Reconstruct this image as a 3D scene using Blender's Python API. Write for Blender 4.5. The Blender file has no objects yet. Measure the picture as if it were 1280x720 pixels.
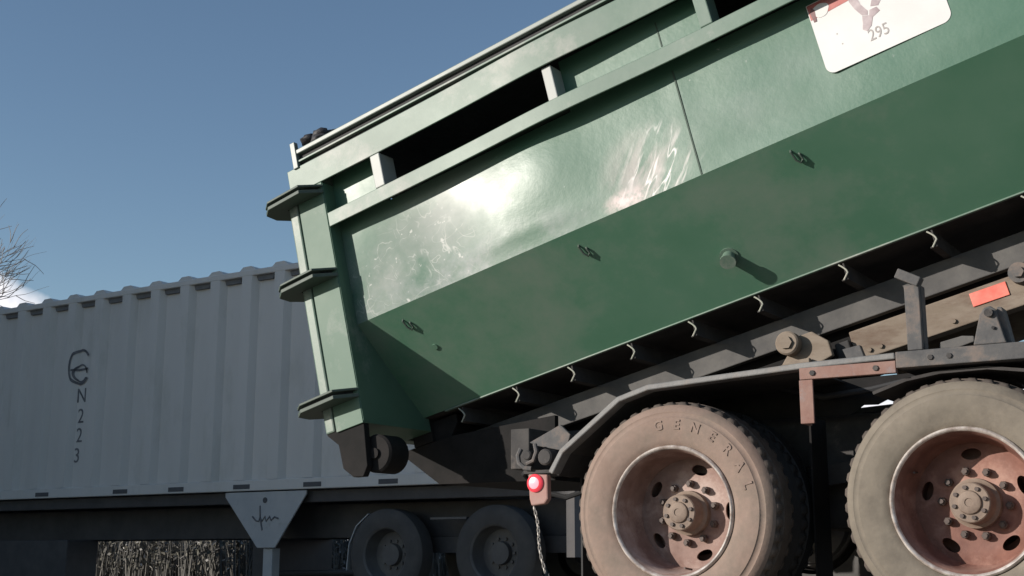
import bpy, bmesh, math, random
from mathutils import Vector, Matrix, noise
random.seed(7)
S = bpy.context.scene
COL = S.collection
R = math.radians
# ------------------------------------------------------------------ camera
cd = bpy.data.cameras.new('camera'); cam = bpy.data.objects.new('camera', cd); COL.objects.link(cam)
cd.sensor_width = 36; cd.lens = 45; cd.clip_start = 0.05; cd.clip_end = 3000
cam.location = (0, 0, 0.32); cam.rotation_euler = (R(101.8), 0, R(32.5))
S.camera = cam
# ------------------------------------------------------------------ light
SUN = Vector((-0.82, -1.0, 0.365)).normalized()
sun_el = math.asin(SUN.z)
ld = bpy.data.lights.new('sun', 'SUN'); ld.energy = 4.1; ld.angle = R(0.5); ld.color = (1.0, 0.93, 0.84)
lo = bpy.data.objects.new('sun', ld); COL.objects.link(lo); lo.location = (-8, -10, 20)
lo.rotation_euler = SUN.to_track_quat('Z', 'Y').to_euler()
w = bpy.data.worlds.new('World'); S.world = w; w.use_nodes = True
nt = w.node_tree; N = nt.nodes; L = nt.links
bg = N['Background']; bg.inputs['Strength'].default_value = 0.09
sky = N.new('ShaderNodeTexSky'); sky.sky_type = 'NISHITA'; sky.sun_disc = False
sky.sun_elevation = sun_el; sky.sun_rotation = math.atan2(SUN.x, SUN.y)
sky.air_density = 1.0; sky.dust_density = 0.25; sky.ozone_density = 2.0; sky.altitude = 100
tc = N.new('ShaderNodeTexCoord')
def wmath(op, a, b=None, c=None, clamp=False):
    n = N.new('ShaderNodeMath'); n.operation = op; n.use_clamp = clamp
    for i, v in enumerate((a, b, c)):
        if v is None: continue
        if isinstance(v, (int, float)): n.inputs[i].default_value = v
        else: L.new(v, n.inputs[i])
    return n.outputs[0]
sp = N.new('ShaderNodeSeparateXYZ'); L.new(tc.outputs['Generated'], sp.inputs[0])
nz = N.new('ShaderNodeTexNoise'); nz.inputs['Scale'].default_value = 11; nz.inputs['Detail'].default_value = 7
L.new(tc.outputs['Generated'], nz.inputs['Vector'])
dv = N.new('ShaderNodeVectorMath'); dv.operation = 'DISTANCE'; L.new(tc.outputs['Generated'], dv.inputs[0])
dv.inputs[1].default_value = (-0.805, 0.565, 0.19)
hump = wmath('MULTIPLY', wmath('SUBTRACT', 1.0, wmath('DIVIDE', dv.outputs['Value'], 0.16), clamp=True), 0.079)
lim = wmath('ADD', wmath('ADD', 0.128, hump), wmath('MULTIPLY', wmath('SUBTRACT', nz.outputs['Fac'], 0.5), 0.07))
side = wmath('MULTIPLY', wmath('SUBTRACT', sp.outputs['Y'], 0.35), 6.0, clamp=True)      # the cloud bank lies low to the north only
mask = wmath('MULTIPLY', wmath('DIVIDE', wmath('SUBTRACT', lim, sp.outputs['Z']), 0.013, clamp=True), side)
mx = N.new('ShaderNodeMix'); mx.data_type = 'RGBA'
L.new(mask, mx.inputs['Factor']); L.new(sky.outputs['Color'], mx.inputs['A']); mx.inputs['B'].default_value = (8.5, 8.4, 8.8, 1)
L.new(mx.outputs['Result'], bg.inputs['Color'])
S.view_settings.view_transform = 'Standard'; S.view_settings.look = 'None'
S.view_settings.exposure = 0.45; S.view_settings.gamma = 1
S.render.engine = 'CYCLES'

# ------------------------------------------------------------------ materials
def mat(name, c1, c2=None, rough=0.6, scale=4.0, metallic=0.0, bump=0.0, bscale=30.0, dust=None, dustamt=0.0, spec=0.5, emit=None, stretch=(1, 1, 1), dscale=1.7):
    m = bpy.data.materials.new(name); m.use_nodes = True
    t = m.node_tree; n = t.nodes; l = t.links; b = n['Principled BSDF']
    b.inputs['Roughness'].default_value = rough; b.inputs['Metallic'].default_value = metallic
    b.inputs['Specular IOR Level'].default_value = spec
    co = n.new('ShaderNodeTexCoord'); mp = n.new('ShaderNodeMapping'); mp.inputs['Scale'].default_value = stretch
    l.new(co.outputs['Object'], mp.inputs['Vector'])
    col = None
    if c2:
        a = n.new('ShaderNodeTexNoise'); a.inputs['Scale'].default_value = scale; a.inputs['Detail'].default_value = 8; a.inputs['Roughness'].default_value = 0.65
        l.new(mp.outputs[0], a.inputs['Vector'])
        r = n.new('ShaderNodeMapRange'); r.inputs['From Min'].default_value = 0.35; r.inputs['From Max'].default_value = 0.68
        l.new(a.outputs['Fac'], r.inputs['Value'])
        x = n.new('ShaderNodeMix'); x.data_type = 'RGBA'; x.inputs['A'].default_value = (*c1, 1); x.inputs['B'].default_value = (*c2, 1)
        l.new(r.outputs[0], x.inputs['Factor']); col = x.outputs['Result']
        rr = n.new('ShaderNodeMapRange'); rr.inputs['To Min'].default_value = max(rough - .1, .05); rr.inputs['To Max'].default_value = min(rough + .12, 1)
        l.new(a.outputs['Fac'], rr.inputs['Value']); l.new(rr.outputs[0], b.inputs['Roughness'])
    if dust:
        a = n.new('ShaderNodeTexNoise'); a.inputs['Scale'].default_value = dscale; a.inputs['Detail'].default_value = 10; a.inputs['Roughness'].default_value = 0.7
        l.new(mp.outputs[0], a.inputs['Vector'])
        r = n.new('ShaderNodeMapRange'); r.inputs['From Min'].default_value = 0.62 - dustamt * .5; r.inputs['From Max'].default_value = 0.8 - dustamt * .25
        l.new(a.outputs['Fac'], r.inputs['Value'])
        x = n.new('ShaderNodeMix'); x.data_type = 'RGBA'
        if col: l.new(col, x.inputs['A'])
        else: x.inputs['A'].default_value = (*c1, 1)
        x.inputs['B'].default_value = (*dust, 1); l.new(r.outputs[0], x.inputs['Factor']); col = x.outputs['Result']
    if col: l.new(col, b.inputs['Base Color'])
    else: b.inputs['Base Color'].default_value = (*c1, 1)
    if bump:
        a = n.new('ShaderNodeTexNoise'); a.inputs['Scale'].default_value = bscale; a.inputs['Detail'].default_value = 6
        l.new(mp.outputs[0], a.inputs['Vector'])
        q = n.new('ShaderNodeBump'); q.inputs['Strength'].default_value = bump; q.inputs['Distance'].default_value = 0.02
        l.new(a.outputs['Fac'], q.inputs['Height']); l.new(q.outputs[0], b.inputs['Normal'])
    if emit:
        b.inputs['Emission Color'].default_value = (*emit[0], 1); b.inputs['Emission Strength'].default_value = emit[1]
    return m

GREEN, GREEN2 = (0.062, 0.125, 0.085), (0.085, 0.15, 0.11)
M = {}
M['green'] = mat('faded_green_paint', GREEN, GREEN2, 0.52, 2.2, bump=0.05, bscale=5, spec=.35, dust=(0.27, 0.28, 0.26), dustamt=0.12)
M['green_rail'] = mat('sun_faded_green_rail', (0.085, 0.15, 0.11), (0.15, 0.20, 0.165), 0.46, 1.6, bump=0.05, bscale=12, spec=.4, dust=(0.36, 0.34, 0.32), dustamt=0.2)
M['green_dark'] = mat('dull_green_steel', (0.05, 0.075, 0.06), (0.07, 0.09, 0.075), 0.6, 3, bump=0.06)
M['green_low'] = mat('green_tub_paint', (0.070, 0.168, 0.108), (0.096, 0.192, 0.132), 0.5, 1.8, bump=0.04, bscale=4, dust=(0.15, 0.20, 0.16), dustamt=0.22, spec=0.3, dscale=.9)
M['under'] = mat('grimy_underside_steel', (0.045, 0.042, 0.042), (0.075, 0.07, 0.068), 0.85, 5, bump=0.1, spec=.1)
M['shade_black'] = mat('shade_blackened_steel', (0.012, 0.012, 0.012), (0.024, 0.022, 0.022), 0.8, 5, bump=0.1, spec=.12)  # near-black colour stands in for shade on the foot, roller and tail parts
M['sill'] = mat('grey_dusty_sill', (0.085, 0.083, 0.083), (0.13, 0.125, 0.12), 0.8, 6, bump=0.08, spec=.1)
M['lit_edge'] = mat('lit_channel_end', (0.30, 0.32, 0.27), (0.4, 0.38, 0.33), 0.5, 20)  # light colour imitates the sunlit edges of the channel ends
M['black'] = mat('black_rubber_seal', (0.012, 0.012, 0.014), (0.02, 0.02, 0.022), 0.7, 6)
M['tarp'] = mat('black_tarpaulin', (0.012, 0.012, 0.015), (0.03, 0.03, 0.035), 0.6, 9, bump=0.3)
M['lid'] = mat('pale_lid_lip', (0.15, 0.18, 0.16), (0.24, 0.27, 0.25), 0.45, 5)
M['glare_divider'] = mat('painted_divider_glare', (0.30, 0.32, 0.30), (0.40, 0.40, 0.385), 0.5, 6)  # pale colour imitates sun glare on the two rearmost dividers
M['seam'] = mat('dark_weld_seam', (0.035, 0.06, 0.045), (0.05, 0.08, 0.06), 0.7, 20)
M['chassis'] = mat('dark_chassis_paint', (0.035, 0.034, 0.035), (0.075, 0.07, 0.068), 0.75, 5, bump=0.08, dust=(0.16, 0.135, 0.12), dustamt=0.12, spec=.2, dscale=7)
M['greymetal'] = mat('grey_painted_bracket', (0.065, 0.065, 0.068), (0.12, 0.115, 0.112), 0.7, 9, bump=0.12, dust=(0.19, 0.14, 0.115), dustamt=0.25, spec=.25, dscale=9)
M['bar'] = mat('light_grey_fender_bar', (0.10, 0.10, 0.102), (0.18, 0.175, 0.17), 0.55, 9, bump=0.1, dust=(0.16, 0.12, 0.10), dustamt=0.2, dscale=8)
M['tan'] = mat('dust_coated_steel', (0.17, 0.135, 0.105), (0.23, 0.19, 0.155), 0.75, 4, bump=0.08, dust=(0.10, 0.062, 0.045), dustamt=0.3, stretch=(1, 1, 3), spec=.2, dscale=3)
M['rust'] = mat('rusty_red_bracket', (0.19, 0.095, 0.075), (0.24, 0.15, 0.125), 0.75, 9, bump=0.12, dust=(0.20, 0.19, 0.20), dustamt=0.2, dscale=8)
M['tyre'] = mat('dusty_tyre_rubber', (0.21, 0.152, 0.125), (0.29, 0.215, 0.18), 0.9, 3.2, bump=0.10, bscale=40, dust=(0.155, 0.13, 0.108), dustamt=0.35, spec=0.2, dscale=3)
M['tread'] = mat('dusty_tread_rubber', (0.06, 0.052, 0.047), (0.13, 0.105, 0.09), 0.9, 7, bump=0.15, spec=0.2)
M['tyre_b'] = mat('grey_dusty_tyre', (0.155, 0.135, 0.11), (0.22, 0.19, 0.155), 0.9, 3.6, bump=0.10, bscale=40, dust=(0.11, 0.095, 0.08), dustamt=0.3, spec=0.2, dscale=3)
M['letter'] = mat('raised_tyre_letter', (0.165, 0.118, 0.097), (0.26, 0.19, 0.158), 0.85, 14)
M['rim'] = mat('rusty_red_wheel', (0.19, 0.115, 0.095), (0.33, 0.225, 0.195), 0.65, 5, bump=0.12, dust=(0.50, 0.40, 0.36), dustamt=0.25, spec=.3, dscale=4)
M['rim_b'] = mat('rusty_brown_wheel', (0.15, 0.07, 0.055), (0.27, 0.135, 0.105), 0.65, 5, bump=0.12, dust=(0.42, 0.26, 0.21), dustamt=0.25, spec=.3, dscale=4)
M['lip'] = mat('scuffed_rim_lip', (0.30, 0.24, 0.21), (0.75, 0.70, 0.66), 0.3, 14, dust=(0.2, 0.1, 0.07), dustamt=0.2, dscale=6, metallic=0.3)
M['hub'] = mat('dusty_hub', (0.16, 0.115, 0.09), (0.24, 0.18, 0.14), 0.7, 12, bump=0.15)
M['nut'] = mat('dark_lug_nut', (0.05, 0.035, 0.03), (0.10, 0.07, 0.06), 0.6, 25)
M['darktyre'] = mat('black_tyre_rubber', (0.06, 0.058, 0.058), (0.09, 0.085, 0.082), 0.9, 5)
M['darkrim'] = mat('dark_steel_wheel', (0.09, 0.085, 0.086), (0.14, 0.135, 0.13), 0.7, 5)
M['redrefl'] = mat('faded_red_reflector', (0.62, 0.10, 0.07), (0.70, 0.19, 0.14), 0.35, 10)
M['lamp'] = mat('lit_red_lens', (0.7, 0.05, 0.06), rough=0.25, emit=((1.0, 0.10, 0.17), 0.16))
M['lampglow'] = mat('lit_lamp_centre', (0.9, 0.3, 0.35), rough=0.3, emit=((1.0, 0.30, 0.38), 0.34))
M['lampbox'] = mat('dusty_red_lamp_bracket', (0.30, 0.15, 0.13), (0.33, 0.22, 0.19), 0.7, 14)
M['chain'] = mat('dull_chain', (0.30, 0.28, 0.26), (0.42, 0.39, 0.36), 0.5, 30, metallic=0.3)
M['container'] = mat('grey_container_paint', (0.53, 0.515, 0.495), (0.58, 0.56, 0.54), 0.6, 0.7, bump=0.03, bscale=3, dust=(0.45, 0.44, 0.41), dustamt=0.2, stretch=(1, 1, .35))
M['pocket'] = mat('dark_slot', (0.07, 0.07, 0.075), (0.10, 0.10, 0.105), 0.9, 6)
M['rail_shade'] = mat('painted_rail_shadow', (0.13, 0.13, 0.135), (0.18, 0.18, 0.18), 0.9, 6)
M['ink'] = mat('black_stencil_paint', (0.09, 0.09, 0.10), (0.19, 0.19, 0.20), 0.8, 9)
M['trailer'] = mat('black_trailer_steel', (0.05, 0.047, 0.05), (0.08, 0.075, 0.075), 0.7, 4, bump=0.05)
M['gusset'] = mat('grey_gusset_plate', (0.36, 0.37, 0.385), (0.42, 0.425, 0.43), 0.65, 4, dust=(0.25, 0.25, 0.26), dustamt=0.1, dscale=5)
M['white'] = mat('white_sign_sheet', (0.60, 0.59, 0.58), (0.66, 0.65, 0.64), 0.4, 3)
M['signred'] = mat('dull_red_print', (0.36, 0.10, 0.09), (0.48, 0.17, 0.15), 0.4, 12)
M['signpink'] = mat('mauve_print', (0.30, 0.235, 0.245), (0.47, 0.40, 0.41), 0.4, 14)
M['signgrey'] = mat('grey_print', (0.28, 0.26, 0.25), (0.36, 0.33, 0.32), 0.4, 16)
M['signdark'] = mat('dark_print', (0.12, 0.05, 0.05), (0.2, 0.1, 0.1), 0.4, 16)
M['ground'] = mat('dry_dirt_yard', (0.17, 0.145, 0.115), (0.25, 0.215, 0.175), 0.95, 0.5, bump=0.4, bscale=6, dust=(0.30, 0.265, 0.22), dustamt=0.15, dscale=.15)
M['bark'] = mat('grey_bark', (0.16, 0.15, 0.145), (0.24, 0.22, 0.21), 0.9, 8)
M['shed'] = mat('weathered_shed_cladding', (0.25, 0.24, 0.22), (0.32, 0.31, 0.29), 0.6, 1, stretch=(1, 1, .2))
M['roof'] = mat('dull_shed_roof', (0.18, 0.17, 0.17), (0.24, 0.22, 0.21), 0.6, 1)
M['shedframe'] = mat('brown_shed_door', (0.14, 0.11, 0.09), (0.18, 0.14, 0.11), 0.6, 2)
M['brush1'] = mat('dry_grey_stems', (0.10, 0.096, 0.088), (0.17, 0.163, 0.15), 0.95, 2)
M['brush2'] = mat('dull_olive_leaf', (0.08, 0.078, 0.06), (0.14, 0.13, 0.105), 0.9, 2)
M['brush3'] = mat('pale_dry_leaf', (0.38, 0.36, 0.33), (0.50, 0.48, 0.45), 0.8, 2)

# worn side panel: green paint with scuffed, rubbed-off patches at fixed places on the plate
def panel_material():
    m = bpy.data.materials.new('worn_green_side_panel'); m.use_nodes = True
    t = m.node_tree; n = t.nodes; l = t.links; b = n['Principled BSDF']
    co = n.new('ShaderNodeTexCoord'); P = co.outputs['Object']
    def math_(op, a, b_=None, clamp=False):
        q = n.new('ShaderNodeMath'); q.operation = op; q.use_clamp = clamp
        for i, v in enumerate((a, b_)):
            if v is None: continue
            if isinstance(v, (int, float)): q.inputs[i].default_value = v
            else: l.new(v, q.inputs[i])
        return q.outputs[0]
    def noise_(scale, stretch=(1, 1, 1), rot=0.0, detail=8, ro=.65):
        mp = n.new('ShaderNodeMapping'); mp.inputs['Scale'].default_value = stretch; mp.inputs['Rotation'].default_value = (0, rot, 0)
        if rot:
            m0 = n.new('ShaderNodeMapping'); m0.inputs['Rotation'].default_value = (0, rot, 0); l.new(P, m0.inputs['Vector'])
            mp.inputs['Rotation'].default_value = (0, 0, 0); l.new(m0.outputs[0], mp.inputs['Vector'])
        else: l.new(P, mp.inputs['Vector'])
        a = n.new('ShaderNodeTexNoise'); a.inputs['Scale'].default_value = scale; a.inputs['Detail'].default_value = detail; a.inputs['Roughness'].default_value = ro
        l.new(mp.outputs[0], a.inputs['Vector']); return a.outputs['Fac']
    def ramp(v, lo_, hi):
        r = n.new('ShaderNodeMapRange'); r.inputs['From Min'].default_value = lo_; r.inputs['From Max'].default_value = hi; l.new(v, r.inputs['Value']); return r.outputs[0]
    def mix(f, a, c):
        x = n.new('ShaderNodeMix'); x.data_type = 'RGBA'; l.new(f, x.inputs['Factor'])
        for s, v in (('A', a), ('B', c)):
            if isinstance(v, tuple): x.inputs[s].default_value = (*v, 1)
            else: l.new(v, x.inputs[s])
        return x.outputs['Result']
    sx = n.new('ShaderNodeSeparateXYZ'); l.new(P, sx.inputs[0])
    def blob(cu, cw, ru, rw, soft=0.7):
        a = math_('DIVIDE', math_('SUBTRACT', sx.outputs['X'], cu), ru); c = math_('DIVIDE', math_('SUBTRACT', sx.outputs['Z'], cw), rw)
        d = math_('SQRT', math_('ADD', math_('MULTIPLY', a, a), math_('MULTIPLY', c, c)))
        q = n.new('ShaderNodeMapRange'); q.inputs['From Min'].default_value = 1.0; q.inputs['From Max'].default_value = 1.0 - soft; l.new(d, q.inputs['Value']); return q.outputs[0]
    base = mix(ramp(noise_(2.0), .35, .7), (0.046, 0.122, 0.078), (0.070, 0.148, 0.104))
    # chalky rubbed area near the rear post
    f = math_('MULTIPLY', blob(0.85, 0.72, 0.85, 0.55, .9), ramp(noise_(3.0, (1, 1, 1)), .30, .62), True)
    base = mix(math_('MULTIPLY', f, 0.85), base, (0.27, 0.285, 0.27))
    f = math_('MULTIPLY', blob(1.3, 0.60, 1.0, 0.16, .8), ramp(noise_(5.0), .42, .62), True)
    base = mix(math_('MULTIPLY', f, 0.7), base, (0.30, 0.31, 0.315))
    f = math_('MULTIPLY', blob(1.25, 1.0, .55, 0.28, .8), ramp(noise_(2.5), .30, .55), True)
    base = mix(math_('MULTIPLY', f, 0.65), base, (0.23, 0.245, 0.23))
    # fine scratches in it
    def hair(scale, stretch, rot, width):      # hairline: where a smooth noise crosses its middle value
        return math_('SUBTRACT', 1.0, math_('DIVIDE', math_('ABSOLUTE', math_('SUBTRACT', noise_(scale, stretch, rot, 2, .4), 0.5)), width), True)
    for (sc_, st_, ro_, wd_, am) in ((5.0, (1.6, 1, .7), .4, .010, .55), (7.5, (1, 1, 1), -.5, .008, .5), (3.2, (1, 1, 2.2), .15, .007, .45)):
        f = math_('MULTIPLY', math_('MULTIPLY', blob(0.90, 0.76, 0.62, 0.36, .5), hair(sc_, st_, ro_, wd_)), ramp(noise_(6.0, detail=3), .45, .60), True)
        base = mix(math_('MULTIPLY', f, am), base, (0.55, 0.55, 0.52))
    f = math_('MULTIPLY', blob(0.95, 0.75, 0.6, 0.35, .4), ramp(noise_(20.0, detail=2), .68, .73), True)
    base = mix(math_('MULTIPLY', f, 0.6), base, (0.55, 0.55, 0.52))
    # pinkish scrape before the seam
    f = math_('MULTIPLY', blob(2.45, 0.66, 0.33, 0.32, .85), ramp(noise_(5.5, (2.2, 1, .6), R(-38), 7, .6), .42, .62), True)
    base = mix(math_('MULTIPLY', f, 0.9), base, (0.40, 0.35, 0.34))
    f = math_('MULTIPLY', blob(2.50, 0.66, 0.26, 0.24, .7), ramp(noise_(8.0, (3.0, 1, .35), R(-38), 4, .5), .56, .64), True)
    base = mix(f, base, (0.66, 0.60, 0.59))
    f = math_('MULTIPLY', math_('MULTIPLY', blob(2.47, 0.68, 0.30, 0.28, .6), hair(4.0, (2.6, 1, .5), R(-38), .014)), ramp(noise_(7.0, detail=3), .42, .58), True)
    base = mix(f, base, (0.72, 0.68, 0.67))
    f = math_('MULTIPLY', blob(2.28, 0.585, 0.16, 0.07, .8), ramp(noise_(14.0), .40, .55), True)
    base = mix(math_('MULTIPLY', f, 0.8), base, (0.68, 0.50, 0.50))
    # small flecks
    f = math_('MULTIPLY', ramp(noise_(16.0, detail=3), .70, .745), ramp(noise_(1.3), .45, .6), True)
    base = mix(math_('MULTIPLY', f, 0.6), base, (0.45, 0.46, 0.44))
    # grey chalk right of the seam
    f = math_('MULTIPLY', blob(3.05, 0.85, 0.6, 0.35, .9), ramp(noise_(3.6), .40, .68), True)
    base = mix(math_('MULTIPLY', f, 0.45), base, (0.18, 0.22, 0.20))
    l.new(base, b.inputs['Base Color'])
    chalk = math_('MULTIPLY', blob(0.75, 0.72, 0.80, 0.55, .7), 0.26)
    slick = math_('MULTIPLY', blob(1.40, 0.98, 0.60, 0.38, .9), 0.10)
    l.new(math_('SUBTRACT', math_('ADD', ramp2(n, l, noise_(2.4), .38, .50), chalk), slick, True), b.inputs['Roughness'])
    bp = n.new('ShaderNodeBump'); bp.inputs['Strength'].default_value = 0.06; bp.inputs['Distance'].default_value = 0.02
    l.new(noise_(14, detail=3), bp.inputs['Height']); l.new(bp.outputs[0], b.inputs['Normal'])
    return m
def ramp2(n, l, v, lo_, hi):
    r = n.new('ShaderNodeMapRange'); r.inputs['From Min'].default_value = .3; r.inputs['From Max'].default_value = .7
    r.inputs['To Min'].default_value = lo_; r.inputs['To Max'].default_value = hi; l.new(v, r.inputs['Value']); return r.outputs[0]
M['panel'] = panel_material()

# ------------------------------------------------------------------ mesh helpers
class MB:
    def __init__(self): self.v = []; self.f = []; self.mi = []
    def add(self, vs, fs, mi=0):
        o = len(self.v); self.v += [tuple(p) for p in vs]
        for f in fs: self.f.append([i + o for i in f]); self.mi.append(mi)
        return self
    def box(self, x0, x1, y0, y1, z0, z1, mi=0, mtx=None):
        vs = [Vector((x, y, z)) for z in (z0, z1) for y in (y0, y1) for x in (x0, x1)]
        if mtx: vs = [mtx @ p for p in vs]
        return self.add(vs, [(0, 2, 3, 1), (4, 5, 7, 6), (0, 1, 5, 4), (2, 6, 7, 3), (0, 4, 6, 2), (1, 3, 7, 5)], mi)
    def prism(self, poly, a, b, axis='y', mi=0):
        def P(p, t):
            if axis == 'y': return (p[0], t, p[1])
            if axis == 'z': return (p[0], p[1], t)
            return (t, p[0], p[1])
        n = len(poly); vs = [P(p, a) for p in poly] + [P(p, b) for p in poly]
        fs = [list(range(n)), list(range(2 * n - 1, n - 1, -1))] + [(i, i + n, (i + 1) % n + n, (i + 1) % n) for i in range(n)]
        return self.add(vs, fs, mi)
    def lathe(self, prof, c=(0, 0, 0), n=64, axis='y', mi=0, close=False, jag=None):
        vs = []; m = len(prof)
        for k in range(n):
            t = 2 * math.pi * k / n
            for i, (r, h) in enumerate(prof):
                if jag: r = jag(k, i, r)
                if axis == 'y': vs.append((c[0] + r * math.cos(t), c[1] + h, c[2] + r * math.sin(t)))
                elif axis == 'z': vs.append((c[0] + r * math.cos(t), c[1] + r * math.sin(t), c[2] + h))
                else: vs.append((c[0] + h, c[1] + r * math.cos(t), c[2] + r * math.sin(t)))
        fs = []
        for k in range(n):
            q = (k + 1) % n
            for i in range(m - 1): fs.append((k * m + i, k * m + i + 1, q * m + i + 1, q * m + i))
            if close: fs.append((k * m + m - 1, k * m, q * m, q * m + m - 1))
        return self.add(vs, fs, mi)
    def cyl(self, c, r, h, n=24, axis='y', mi=0, bev=0.0):
        b = bev
        return self.lathe([(1e-4, 0), (r - b, 0), (r, b), (r, h - b), (r - b, h), (1e-4, h)], c, n, axis, mi)
    def tube(self, pts, r, n=8, mi=0):
        pts = [Vector(p) for p in pts]; vs = []; m = len(pts)
        rr = r if isinstance(r, (list, tuple)) else [r] * m
        d0 = (pts[1] - pts[0]).normalized(); up = Vector((0, 0, 1)) if abs(d0.z) < .9 else Vector((1, 0, 0))
        a = d0.cross(up).normalized()
        for i, p in enumerate(pts):
            d = (pts[min(i + 1, m - 1)] - pts[max(i - 1, 0)]).normalized()
            a = (a - d * a.dot(d)).normalized(); b = d.cross(a)
            for k in range(n):
                t = 2 * math.pi * k / n; vs.append(p + (a * math.cos(t) + b * math.sin(t)) * rr[i])
        fs = [(i * n + k, i * n + (k + 1) % n, (i + 1) * n + (k + 1) % n, (i + 1) * n + k) for i in range(m - 1) for k in range(n)]
        fs += [list(range(n - 1, -1, -1)), list(range((m - 1) * n, m * n))]
        return self.add(vs, fs, mi)
    def strip(self, path, th, y0, y1, mi=0):      # bent flat bar: path in x-z, thickness below the path, spans y0..y1
        n = len(path); off = []
        for i, p in enumerate(path):
            a = Vector(path[max(i - 1, 0)]); b = Vector(path[min(i + 1, n - 1)]); d = (b - a).normalized()
            off.append((p[0] + d.y * th, p[1] - d.x * th))
        vs = []
        for p, q in zip(path, off): vs += [(p[0], y0, p[1]), (p[0], y1, p[1]), (q[0], y1, q[1]), (q[0], y0, q[1])]
        fs = []
        for i in range(n - 1):
            for k in range(4): fs.append((i * 4 + k, i * 4 + (k + 1) % 4, (i + 1) * 4 + (k + 1) % 4, (i + 1) * 4 + k))
        fs += [(3, 2, 1, 0), (n * 4 - 4, n * 4 - 3, n * 4 - 2, n * 4 - 1)]
        return self.add(vs, fs, mi)
    def build(self, name, m, parent=None, bevel=0.0, smooth=False, seg=2, angle=35):
        me = bpy.data.meshes.new(name); me.from_pydata(self.v, [], self.f); me.update()
        for q in (m if isinstance(m, (list, tuple)) else [m]): me.materials.append(q)
        for p, i in zip(me.polygons, self.mi): p.material_index = i
        bm = bmesh.new(); bm.from_mesh(me); bmesh.ops.recalc_face_normals(bm, faces=bm.faces); bm.to_mesh(me); bm.free()
        o = bpy.data.objects.new(name, me); COL.objects.link(o)
        if parent: o.parent = parent
        if bevel:
            q = o.modifiers.new('bevel', 'BEVEL'); q.width = bevel; q.segments = seg; q.limit_method = 'ANGLE'; q.angle_limit = R(40)
        if smooth:
            for p in me.polygons: p.use_smooth = True
            me.set_sharp_from_angle(angle=R(angle))
        return o
def empty(name, loc=(0, 0, 0), rot=(0, 0, 0), parent=None):
    o = bpy.data.objects.new(name, None); COL.objects.link(o); o.location = loc; o.rotation_euler = rot; o.empty_display_size = .2
    if parent: o.parent = parent
    return o
def tag(o, label=None, cat=None, group=None, kind=None):
    if label: o['label'] = label
    if cat: o['category'] = cat
    if group: o['group'] = group
    if kind: o['kind'] = kind
    return o
def text_mb(s, size, mtx, depth=0.002, mb=None, squash=1.0, bold=0.0):
    c = bpy.data.curves.new('lettering', 'FONT'); c.body = s; c.size = size; c.extrude = depth; c.align_x = 'CENTER'; c.align_y = 'CENTER'; c.resolution_u = 4; c.offset = bold
    o = bpy.data.objects.new('lettering', c); COL.objects.link(o)
    dg = bpy.context.evaluated_depsgraph_get(); me = bpy.data.meshes.new_from_object(o.evaluated_get(dg))
    mb = mb or MB(); mb.add([mtx @ Vector((v.co.x * squash, v.co.y, v.co.z)) for v in me.vertices], [list(p.vertices) for p in me.polygons])
    bpy.data.objects.remove(o); bpy.data.meshes.remove(me); bpy.data.curves.remove(c)
    return mb

# ------------------------------------------------------------------ setting: ground
g = MB(); xs = [-900, -300, -120, -60] + [-40 + i for i in range(61)] + [40, 90, 300, 900]; ys = [-900, -300, -100, -40] + [-20 + i for i in range(61)] + [60, 120, 300, 900]
def gz(x, y):
    t = min(max((y - 8.2) / 2.4, 0), 1); t = t * t * (3 - 2 * t)
    n_ = (noise.noise(Vector((x * .35, y * .35, 0))) * .03) if -45 < x < 25 and -25 < y < 45 else 0
    s = min(max((4.2 - y) / 3, 0), 1)
    return -0.02 - 0.17 * t - 0.10 * s + min(n_, 0.015)
vs = [(x, y, gz(x, y)) for y in ys for x in xs]; W_ = len(xs)
g.add(vs, [(j * W_ + i, j * W_ + i + 1, (j + 1) * W_ + i + 1, (j + 1) * W_ + i) for j in range(len(ys) - 1) for i in range(W_ - 1)])
tag(g.build('ground', M['ground'], smooth=True, angle=180), kind='structure')

# ------------------------------------------------------------------ the green roll-off container (box coordinates: x along it, z up its wall)
TILT = R(14.1)
box = empty('roll_off_container', (-5.0, 6.85, 1.0), (0, -TILT, 0))
tag(box, 'long green steel roll-off container tilted up on the truck, white sign on its side', 'dumpster')
VO, VP, UE = -1.25, -1.140, 6.8
# near side plate, with gentle dents
def dent(u, z):   # the plate bellies out a little between its welds
    k = noise.noise(Vector((u * 1.1, z * 1.6, 3.1))) * .012 + noise.noise(Vector((u * 3.0, z * 3.0, 7.7))) * .004
    k += .034 * math.exp(-(((u - 1.75) / .40) ** 2 + ((z - .90) / .30) ** 2))
    k += -.010 * math.exp(-(((u - 2.45) / .2) ** 2 + ((z - .66) / .12) ** 2))
    e = min(1, max(0, (z - .545) / .10)) * min(1, max(0, (1.19 - z) / .06)) * min(1, max(0, (u - .46) / .12)) * min(1, abs(u - 2.705) / .10 + .15)
    return k * e
def plate(u0, u1, z0, z1, nu, nz_, f=None, th=.02):
    m = MB(); vs = []
    for j in range(nz_ + 1):
        for i in range(nu + 1):
            u = u0 + (u1 - u0) * i / nu; z = z0 + (z1 - z0) * j / nz_; vs.append((u, VP - (f(u, z) if f else 0), z))
    m.add(vs, [(j * (nu + 1) + i, j * (nu + 1) + i + 1, (j + 1) * (nu + 1) + i + 1, (j + 1) * (nu + 1) + i) for j in range(nz_) for i in range(nu)])
    m.box(u0, u1, VP + th, VP + th + .006, z0, z1)
    return m
plate(.44, UE, .545, 1.19, 150, 24, dent).build('side_panel', M['panel'], box, smooth=True, angle=60)
BAYS = [(.44, .82, 1), (.89, 2.03, 0), (2.09, 2.945, 1), (3.015, 4.15, 0), (4.22, 5.2, 1), (5.27, 6.3, 0), (6.37, UE, 1)]
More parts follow.
